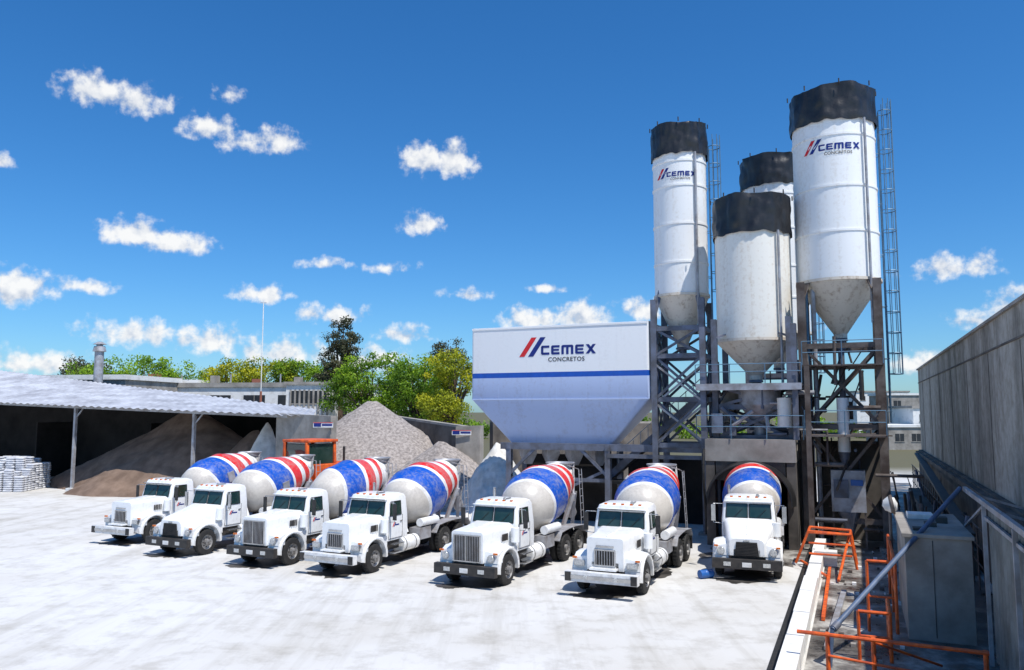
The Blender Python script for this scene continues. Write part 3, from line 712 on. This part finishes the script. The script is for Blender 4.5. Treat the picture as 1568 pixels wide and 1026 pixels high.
def pile(name,cx,cy,rx,ry,h,mat,seed,rot=0,power=1.0):
    N=80; vs=[];fs=[]
    for j in range(N+1):
        for i in range(N+1):
            u=-1.15+2.3*i/N; v=-1.15+2.3*j/N; d=math.sqrt(u*u+v*v)
            k=noise.noise(Vector((u*2.2,v*2.2,seed)))*.22+noise.noise(Vector((u*6,v*6,seed)))*.06
            z=h*(1-(d*(1+k))**power); z=min(z,h*.96-.15*d)+ noise.noise(Vector((u*16,v*16,seed)))*.10+noise.noise(Vector((u*34,v*34,seed)))*.05
            x=u*rx;y=v*ry
            vs.append((cx+x*math.cos(rot)-y*math.sin(rot),cy+x*math.sin(rot)+y*math.cos(rot),max(z,-.15)))
    fs=[(j*(N+1)+i,j*(N+1)+i+1,(j+1)*(N+1)+i+1,(j+1)*(N+1)+i) for j in range(N) for i in range(N)]
    g=MB(); g.add(vs,fs,mat); return g.build(name,smooth=180)
pile('sand_pile',-25.4,63.0,13.5,6.8,6.6,'sand',2,rot=-.38,power=.9)
pile('sand_pile',-18.8,58.5,5.0,4.6,4.8,'sand',13,rot=-.3)
pile('gravel_pile',-10.2,58,11.5,8.0,7.0,'gravel',5,power=.95)
pile('gravel_pile',-4.6,52.0,6.0,4.0,4.2,'gravel',8)
pile('pale_sand_pile',-.9,50.0,3.0,4.5,4.2,'whitepile',7)
pile('pale_sand_pile',-17.2,56.0,2.4,3.2,5.4,'whitepile',11)
def wall(name,a,b,z0,z1,t,mat,extra=None):
    g=MB(); a=Vector((*a,0)); b=Vector((*b,0)); d=(b-a).normalized(); nrm=Vector((-d.y,d.x,0))*t/2
    vs=[a-nrm,a+nrm,b+nrm,b-nrm]; top=[v+Vector((0,0,z)) for v,z in zip(vs,(z0,z0,z1,z1))]
    g.loft([vs,top],mat); 
    g.loft([[v+Vector((0,0,z+.003)) for v,z in zip(vs,(z0,z0,z1,z1))],[v+Vector((0,0,z+.16)) for v,z in zip(vs,(z0,z0,z1,z1))]],'concrete')
    if extra: extra(g)
    return g.build(name)
wall('bay_wall',(-2.9,53.0),(-11.5,67.0),4.85,5.7,.5,'concrete_dark')
wall('bay_wall',(-2.0,52.6),(-3.6,53.0),4.9,4.85,.9,'concrete')
wall('bay_wall',(-11.1,49.6),(-15.6,53.4),5.55,5.70,.45,'concrete')
wall('bay_wall',(-1.5,58),(12,66),5.2,5.0,.5,'concrete_dark')
def sign(x,y,z,w):
    g=MB(); g.M=Matrix.Translation((x,y,z))@Matrix.Rotation(-R(10),4,'Z'); g.box(-w/2,w/2,-.03,0,0,.32,'whitewash'); g.box(-w/2+.05,-w*.1,-.04,-.031,.05,.27,'logo_blue'); g.box(-w*.05,w/2-.05,-.04,-.031,.1,.22,'logo_blue'); g.box(-w/2,w/2,-.045,-.041,.28,.315,'logo_red'); g.build('bay_sign')
sign(-11.7,49.4,5.0,1.3); sign(-3.3,52.3,4.45,1.3)

# cement bags
g=MB(); rb=random.Random(5)
def bag(cx,cy,cz,rz):
    g.M=Matrix.Translation((cx,cy,cz))@Matrix.Rotation(rz,4,'Z')
    g.loft([rrect(-.28,.28,-.17,.17,.0,.08,2),rrect(-.34,.34,-.22,.22,.05,.1,2),rrect(-.34,.34,-.22,.22,.11,.1,2),rrect(-.27,.27,-.16,.16,.165,.08,2)],'bag')
for row in range(5):
    for col in range(5):
        for lv in range(15-rb.choice([0,0,1,2,4]) if row>0 else 12): bag(-37.0-row*.78+rb.uniform(-.04,.04),61.6+col*.5,lv*.165,rb.uniform(-.08,.08))
for row in range(4):
    for col in range(3):
        for lv in range(rb.choice([7,9,10])): bag(-36.9-row*.8,60.1+col*.46,lv*.165,rb.uniform(-.1,.1))
g.build('cement_bag_stack',smooth=60)

# wheel loader (orange) behind trucks
root=empty('wheel_loader',(-11.1,43.2,0),R(-35)); root.scale=(1.45,1.45,1.45)
g=MB()
g.box(-.75,.75,-.2,1.9,1.1,2.2,'orange'); g.box(-.55,.55,-1.2,-.2,.9,1.7,'orange')
for sx in(-1,1):
    for sy in(-.6,.7): g.beam((sx*.65,sy+.1,1.9),(sx*.6,sy+.1,3.0),.12,.12,'orange')
    g.beam((sx*.6,-.3,1.9),(sx*.6,-2.1,.9),.14,.24,'orange'); g.beam((sx*.6,-.3,2.3),(sx*.6,-1.9,1.9),.10,.14,'steel')
g.box(-.72,.72,-.55,.9,3.0,3.1,'orange'); g.box(-.3,.3,.2,.6,2.2,2.75,'black'); g.box(-.62,.62,-.5,.86,2.2,2.95,'glass')
g.loft([[(-1.2,-2.0,.3),(-1.2,-2.7,.25),(-1.2,-2.5,.4),(-1.2,-2.1,1.1)],[(1.2,-2.0,.3),(1.2,-2.7,.25),(1.2,-2.5,.4),(1.2,-2.1,1.1)]],'steel_brown')
g.cyl((.4,1.5,1.9),(.4,1.5,2.8),.05,'darksteel')
for sx in(-1,1):
    for yy in(-.7,1.2):
        T=Matrix.Translation((sx*.95,yy,.7))@Matrix.Rotation(R(90)*sx,4,'Y')
        g.lathe([(0,-.2),(.6,-.2),(.7,-.12),(.7,.12),(.6,.2),(.35,.2),(.33,.1),(0,.1)],22,'black',T); g.lathe([(.3,.12),(.1,.16),(0,.16)],16,'orange',T)
g.build('body',root,bevel=.02)

# ---------------------------------------------------------------- background buildings
def building(name,x,y,w,d,h,wallm,roofz=.4,wins=(),yaw=0,extra=None):
    g=MB(); g.M=Matrix.Translation((x,y,0))@Matrix.Rotation(R(yaw),4,'Z')
    g.box(-w/2,w/2,0,d,0,h,wallm); g.box(-w/2-.2,w/2+.2,-.2,d+.2,h+.003,h+roofz,'whitewash' if wallm!='whitewash' else 'concrete')
    for (a,b,z0,z1) in wins: 
        g.box(a,b,-.02,-.003,z0,z1,'darkopen'); g.box(a-.08,b+.08,-.08,-.021,z0-.1,z0,'concrete')
        g.box((a+b)/2-.03,(a+b)/2+.03,-.05,-.021,z0,z1,'concrete')
    if extra: extra(g)
    return g.build(name)
def ex1(g):
    for i in range(9):
        x=-20+i*5; g.box(x,x+.7,2,3,9.0,9.7+.2*(i%3),'concrete' if i%2 else 'redroof')
    for i in range(6): g.cyl((-17+i*6,3,9),(-17+i*6,3,10.3),.09,'steel_light',n=8)
    g.box(-6,4,1,5,9.0,9.6,'whitewash'); g.box(-2,-.5,1,2,9.6,10.3,'redroof')
building('factory_building',-40,90,46,14,8.7,'whitewash',.5,[(-18+i*4,-15.5+i*4,6.6,7.8) for i in range(9)],yaw=-6,extra=ex1)
building('factory_building',-52,82,26,10,9.2,'concrete',.5,[(-11+i*3.2,-8.6+i*3.2,7.2,8.3) for i in range(7)],yaw=-8)
def ex2(g):
    for i in range(9): g.box(-1.9+i*.48,-1.7+i*.48,-.12,-.085,5.2,8.2,'concrete')
building('utility_building',-20.8,81,4.6,6,8.7,'whitewash',.3,[(-1.8,1.9,6.8,8.1)],yaw=-4,extra=ex2)
building('small_house',-17.0,84,4.5,6,7.2,'whitewash',.3,[(-1.6,-.4,5.4,6.4),(.5,1.6,5.4,6.4)],yaw=-4)
building('small_house',-13.0,88,7,6,5.9,'concrete',.3,[(-1.6,-.4,4.4,5.4)],yaw=-4)
for i,(x,y,w,h) in enumerate([(70,130,9,6.5),(76,150,10,9),(88,170,12,8),(62,125,6,3.5),(98,210,14,11),(110,230,14,8)]):
    building('distant_house',x,y,w,8,h,'whitewash' if i%2==0 else 'concrete',.4,[(-w/2+1,-w/2+2.4,h-2.2,h-1),(w/2-2.4,w/2-1,h-2.2,h-1),(-w/2+1,-w/2+2.4,h-5,h-3.8)])
g=MB(); g.cyl((-40.2,77,0),(-40.2,77,11.8),.42,'steel_light',n=20); g.cyl((-40.2,77,11.8),(-40.2,77,12.3),.62,'steel_light',r1=.5,n=20); g.cyl((-40.2,77,12.5),(-40.2,77,12.75),.62,'steel_light',r1=.2,n=20); g.cyl((-40.2,77,12.2),(-40.2,77,12.6),.3,'steel_light',n=12)
g.build('chimney')
g=MB(); g.cyl((-25.3,80,0),(-25.3,80,8),.12,'redroof',n=8); g.cyl((-25.3,80,8),(-25.3,80,17.2),.05,'whitewash',n=8); g.beam((-25.6,80,17),(-25.0,80,17),.05,.05,'steel_light')
g.build('radio_mast')

# ---------------------------------------------------------------- foliage
def leafmat(name,dark,mid,light):
    m,nt,b=newmat(name); b.inputs['Roughness'].default_value=.6
    at=nt.nodes.new('ShaderNodeAttribute'); at.attribute_name='tint'
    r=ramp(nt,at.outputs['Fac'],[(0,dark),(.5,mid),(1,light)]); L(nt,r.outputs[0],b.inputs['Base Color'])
    tr=nt.nodes.new('ShaderNodeBsdfTranslucent'); L(nt,r.outputs[0],tr.inputs[0]); mx=nt.nodes.new('ShaderNodeMixShader'); mx.inputs[0].default_value=.4
    L(nt,b.outputs[0],mx.inputs[1]); L(nt,tr.outputs[0],mx.inputs[2]); L(nt,mx.outputs[0],nt.nodes['Material Output'].inputs[0]); return m
M['leaf_green']=leafmat('green_foliage',(.035,.08,.008),(.18,.33,.015),(.42,.58,.02))
M['leaf_yellow']=leafmat('yellow_green_foliage',(.07,.11,.008),(.38,.42,.015),(.72,.62,.02))
M['leaf_dark']=leafmat('dark_foliage',(.03,.035,.018),(.09,.10,.045),(.20,.17,.08))
def tree(name,x,y,h,lobes,mat,seed,nclump=70,nleaf=150,size=.26,cr=1.0,trunk=True):
    rs=np.random.RandomState(seed)
    root=empty(name,(x,y,0))
    allv=[];tint=[]
    vol=np.array([l[3]*l[4]*l[5] for l in lobes]);vol=vol/vol.sum()
    cl=[]
    for k in range(nclump):
        l=lobes[rs.choice(len(lobes),p=vol)]
        d=rs.normal(size=3); d/=np.linalg.norm(d); rad=rs.uniform(.45,1.0)
        c=np.array([l[0]+d[0]*l[3]*rad,l[1]+d[1]*l[4]*rad,l[2]+d[2]*l[5]*rad]); cl.append(c)
        r=cr*rs.uniform(.5,1.25); n=int(nleaf*r)
        dd=rs.normal(size=(n,3)); dd/=np.linalg.norm(dd,axis=1)[:,None]; dd*=(r*rs.uniform(.35,1.05,size=n)[:,None]); dd[:,2]*=.7
        P=c+dd; nr=dd/np.linalg.norm(dd,axis=1)[:,None]+rs.normal(scale=.6,size=(n,3)); nr/=np.linalg.norm(nr,axis=1)[:,None]
        t=np.cross(nr,rs.normal(size=(n,3))); t/=np.linalg.norm(t,axis=1)[:,None]; u=np.cross(nr,t)
        s=size*rs.uniform(.5,1.2,size=(n,1))
        quad=np.stack([P-t*s*.5,P-u*s*.32,P+t*s*.5,P+u*s*.32],axis=1); allv.append(quad.reshape(-1,3))
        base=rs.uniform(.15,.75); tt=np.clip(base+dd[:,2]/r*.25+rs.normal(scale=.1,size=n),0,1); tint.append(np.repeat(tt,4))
    V=np.concatenate(allv);T=np.concatenate(tint); nf=len(V)//4
    me=bpy.data.meshes.new('crown'); me.vertices.add(len(V)); me.vertices.foreach_set('co',V.ravel()); me.loops.add(len(V)); me.loops.foreach_set('vertex_index',np.arange(len(V),dtype=np.int32))
    me.polygons.add(nf); me.polygons.foreach_set('loop_start',np.arange(0,len(V),4,dtype=np.int32)); me.update(calc_edges=True)
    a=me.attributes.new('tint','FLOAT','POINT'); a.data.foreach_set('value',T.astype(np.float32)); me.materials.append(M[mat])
    o=bpy.data.objects.new('crown',me); scene.collection.objects.link(o); o.parent=root
    if trunk:
        g=MB(); g.cyl((0,0,0),(.1,.05,h*.45),h*.03,'bark',r1=h*.018,n=10)
        for c in cl[::4]: g.cyl((.1,.05,h*.42),tuple(c),h*.012,'bark',r1=.03,n=6)
        g.build('trunk',root)
tree('tree',-43,92,13,[(0,0,10.4,4.5,3.5,2.3),(-5,0,9.8,3.5,3,2),(5,1,9.4,3.5,3,2)],'leaf_green',1,100,90,.32,1.2)
tree('tree',-52.0,96,12,[(0,0,10.2,3.2,3,2.0)],'leaf_dark',21,35,90,.32,1.1)
tree('tree',-33.5,96,12,[(0,0,10.0,4,3,2.1),(5,0,10.4,4,3,2.1),(-3,0,9.5,3,3,2)],'leaf_yellow',2,100,90,.32,1.2)
tree('tree',-26,97,12,[(0,0,10.6,4,3,2.0),(3.5,0,9.8,3,3,1.8)],'leaf_green',3,70,90,.32,1.2)
tree('casuarina_tree',-18.3,84,17,[(0,0,11,2.2,1.9,3.0),(.3,0,14,1.7,1.5,2.2),(.6,0,15.6,1.0,.9,.8),(-.8,0,9,2,1.6,2)],'leaf_dark',4,200,110,.24,.65)
tree('tree',-14.0,80,12,[(0,0,9.5,3.8,3,2.6),(3.4,-1,8.2,3.2,3,2.8),(-2.5,0,8.0,2.6,2.5,2.5),(1.5,-1,6,3.5,2.5,2)],'leaf_green',5,190,120,.26,1.0)
tree('tree',-8.6,74,11,[(0,0,8.6,3.2,2.6,2.5),(1.0,0,5.6,3.4,2.2,2)],'leaf_green',6,130,120,.26,.95)
tree('tree',-5.2,70,13,[(0,0,9.2,2.3,2,2.3),(-.8,-.4,6.2,2.4,2.2,1.8)],'leaf_yellow',7,110,120,.24,.85)
tree('tree',-6.2,78,14,[(0,0,11.6,1.9,1.6,1.5),(.8,0,9.5,1.6,1.5,1.6)],'leaf_dark',8,60,110,.22,.8)
g_l=[(x,random.uniform(-6,6),random.uniform(1.2,3.4),6,4,2.2) for x in range(-130,160,7)]
tree('distant_tree_line',20,175,8,g_l,'leaf_green',30,380,40,.8,2.2,trunk=False)

# ---------------------------------------------------------------- world
world=bpy.data.worlds.new("World"); scene.world=world; world.use_nodes=True
nt=world.node_tree; bg=nt.nodes['Background']
SUN_AZ=142; SUN_EL=62
sky=nt.nodes.new('ShaderNodeTexSky'); sky.sky_type='NISHITA'; sky.sun_disc=False; sky.sun_elevation=R(SUN_EL); sky.sun_rotation=R(SUN_AZ)
sky.air_density=1.0; sky.dust_density=.5; sky.ozone_density=2.0
tint=mixc(nt,1.0,sky.outputs[0],(.66,.99,1.34),'MULTIPLY')
hs=nt.nodes.new('ShaderNodeHueSaturation'); hs.inputs['Saturation'].default_value=1.12; hs.inputs['Value'].default_value=1.08
L(nt,tint,hs.inputs['Color'])
tc=nt.nodes.new('ShaderNodeTexCoord'); sp=nt.nodes.new('ShaderNodeSeparateXYZ'); L(nt,tc.outputs['Generated'],sp.inputs[0])
az=mathn(nt,'MULTIPLY',mathn(nt,'ARCTAN2',sp.outputs[0],sp.outputs[1]),180/math.pi)
el=mathn(nt,'MULTIPLY',mathn(nt,'ARCSINE',sp.outputs[2]),180/math.pi)
cmb=nt.nodes.new('ShaderNodeCombineXYZ'); L(nt,az,cmb.inputs[0]); L(nt,el,cmb.inputs[1])
def nz(vec,scale,detail,rough,off=None):
    n=nt.nodes.new('ShaderNodeTexNoise'); n.noise_dimensions='2D'; n.inputs['Scale'].default_value=scale; n.inputs['Detail'].default_value=detail; n.inputs['Roughness'].default_value=rough
    if off:
        a=nt.nodes.new('ShaderNodeVectorMath'); a.operation='ADD'; a.inputs[1].default_value=off; L(nt,vec,a.inputs[0]); vec=a.outputs[0]
    L(nt,vec,n.inputs['Vector']); return n
pos=cmb.outputs[0]
clouds=[(-28.6,20.3,2.8,1.7,1.15),(-25.9,20.0,2.8,1.5,1.1),(-21.4,19.0,2.8,1.4,.95),(-19.6,18.4,2.4,1.3,.95),(-17.0,18.6,2.2,1.5,1.05),(-20.3,21.3,1.3,.9,.75),(-6.5,18.1,2.3,1.9,1.2),(-4.3,18.0,2.6,1.9,1.25),(-6.7,13.5,2.4,1.2,1.05),
(-26.0,11.8,2.7,1.5,1.15),(-23.3,11.4,3.2,1.4,1.1),(-32.3,7.8,2.6,1.9,1.2),(-28.6,8.1,2.2,.9,.95),(-17.7,8.2,2.7,1.1,1.0),(-13,6.9,3.8,1.3,.95),(-13.4,10.5,2.8,.8,.68),(-8.7,10.3,2.8,.7,.68),
(-25.8,5.3,4.0,1.6,.95),(-21.0,5.0,3.2,1.7,1.1),(1.8,6.8,3.4,1.6,1.1),(5.0,6.9,3.4,1.9,1.15),(2.6,8.9,1.8,.6,.75),(9.5,7.4,2.0,1.4,1.1),(-3,8.5,2.6,.7,.72),(29.5,9.2,3.6,1.3,1.0),(30.4,5.8,2.0,1.0,.85),
(32.6,6.3,2.2,2.0,1.05),(28.5,3.3,4.0,1.5,1.05),(-7.7,5.6,2.6,1.1,.9),(-16.2,4.2,4.8,1.7,.95),(-33.5,15.2,1.1,.8,.9),(-31,3.2,4.4,1.5,.95),(-10.5,3.8,4.4,1.6,.95),(17,6,6,1.0,.9)]
acc=None
for a,e,ha,he,wt in clouds:
    v=nt.nodes.new('ShaderNodeVectorMath'); v.operation='MULTIPLY_ADD'; L(nt,pos,v.inputs[0]); v.inputs[1].default_value=(1/ha,1/he,0); v.inputs[2].default_value=(-a/ha,-(e-.2*he)/he,0)
    v2=nt.nodes.new('ShaderNodeVectorMath'); v2.operation='MULTIPLY'; L(nt,v.outputs[0],v2.inputs[0]); v2.inputs[1].default_value=(-1,-1.5,0)
    v3=nt.nodes.new('ShaderNodeVectorMath'); v3.operation='MAXIMUM'; L(nt,v.outputs[0],v3.inputs[0]); L(nt,v2.outputs[0],v3.inputs[1])
    l=nt.nodes.new('ShaderNodeVectorMath'); l.operation='LENGTH'; L(nt,v3.outputs[0],l.inputs[0])
    d=mathn(nt,'MULTIPLY_ADD',l.outputs['Value'],-wt,wt)
    acc=d if acc is None else mathn(nt,'MAXIMUM',acc,d)
nA=nz(cmb.outputs[0],.85,7,.55); nB=nz(cmb.outputs[0],.85,3,.5,(.2,.7,0))
den=mathn(nt,'ADD',mathn(nt,'MULTIPLY',acc,1.35),mathn(nt,'MULTIPLY_ADD',nA.outputs[0],2.4,-1.42))
mr=nt.nodes.new('ShaderNodeMapRange'); mr.interpolation_type='SMOOTHSTEP'; mr.inputs['From Min'].default_value=-.05; mr.inputs['From Max'].default_value=.95; L(nt,den,mr.inputs['Value'])
gate=mathn(nt,'MULTIPLY_ADD',acc,3.0,.6,clamp=True)
dens=mathn(nt,'MULTIPLY',mathn(nt,'MULTIPLY',mr.outputs[0],gate),.95)
sh=mathn(nt,'MULTIPLY_ADD',mathn(nt,'SUBTRACT',nA.outputs[0],nB.outputs[0]),2.4,.60,clamp=True)
cc=ramp(nt,sh,[(0,(5.4,6.1,7.3)),(.45,(7.9,8.2,8.7)),(1,(9.9,9.9,9.8))])
col=mixc(nt,dens,hs.outputs[0],cc.outputs[0]); L(nt,col,bg.inputs[0]); bg.inputs[1].default_value=.1
# clear sky outside the band of cloud (low sky ahead), the same Nishita sky
bg0=nt.nodes.new('ShaderNodeBackground'); L(nt,hs.outputs[0],bg0.inputs[0]); bg0.inputs[1].default_value=.1
band=mathn(nt,'MULTIPLY',mathn(nt,'LESS_THAN',mathn(nt,'ABSOLUTE',mathn(nt,'SUBTRACT',el,12.0)),13.0),mathn(nt,'LESS_THAN',mathn(nt,'ABSOLUTE',az),42.0))
mx=nt.nodes.new('ShaderNodeMixShader'); L(nt,band,mx.inputs[0]); L(nt,bg0.outputs[0],mx.inputs[1]); L(nt,bg.outputs[0],mx.inputs[2]); L(nt,mx.outputs[0],nt.nodes['World Output'].inputs[0])

# sun
sd=Vector((math.sin(R(SUN_AZ))*math.cos(R(SUN_EL)),math.cos(R(SUN_AZ))*math.cos(R(SUN_EL)),math.sin(R(SUN_EL))))
lt=bpy.data.lights.new('sun','SUN'); lt.energy=5.0; lt.angle=R(.5); lt.color=(1,.965,.91)
lo=bpy.data.objects.new('sun',lt); lo.rotation_euler=sd.to_track_quat('Z','Y').to_euler(); scene.collection.objects.link(lo)
# camera
cam=bpy.data.cameras.new('camera'); cam.sensor_width=36; cam.lens=27.85; cam.clip_end=6000; cam.clip_start=.1
co=bpy.data.objects.new('camera',cam); co.location=(0,0,6); co.rotation_euler=(R(90+5.5),0,0); scene.collection.objects.link(co); scene.camera=co
scene.view_settings.view_transform='Standard'; scene.view_settings.look='None'; scene.view_settings.exposure=0; scene.view_settings.gamma=1
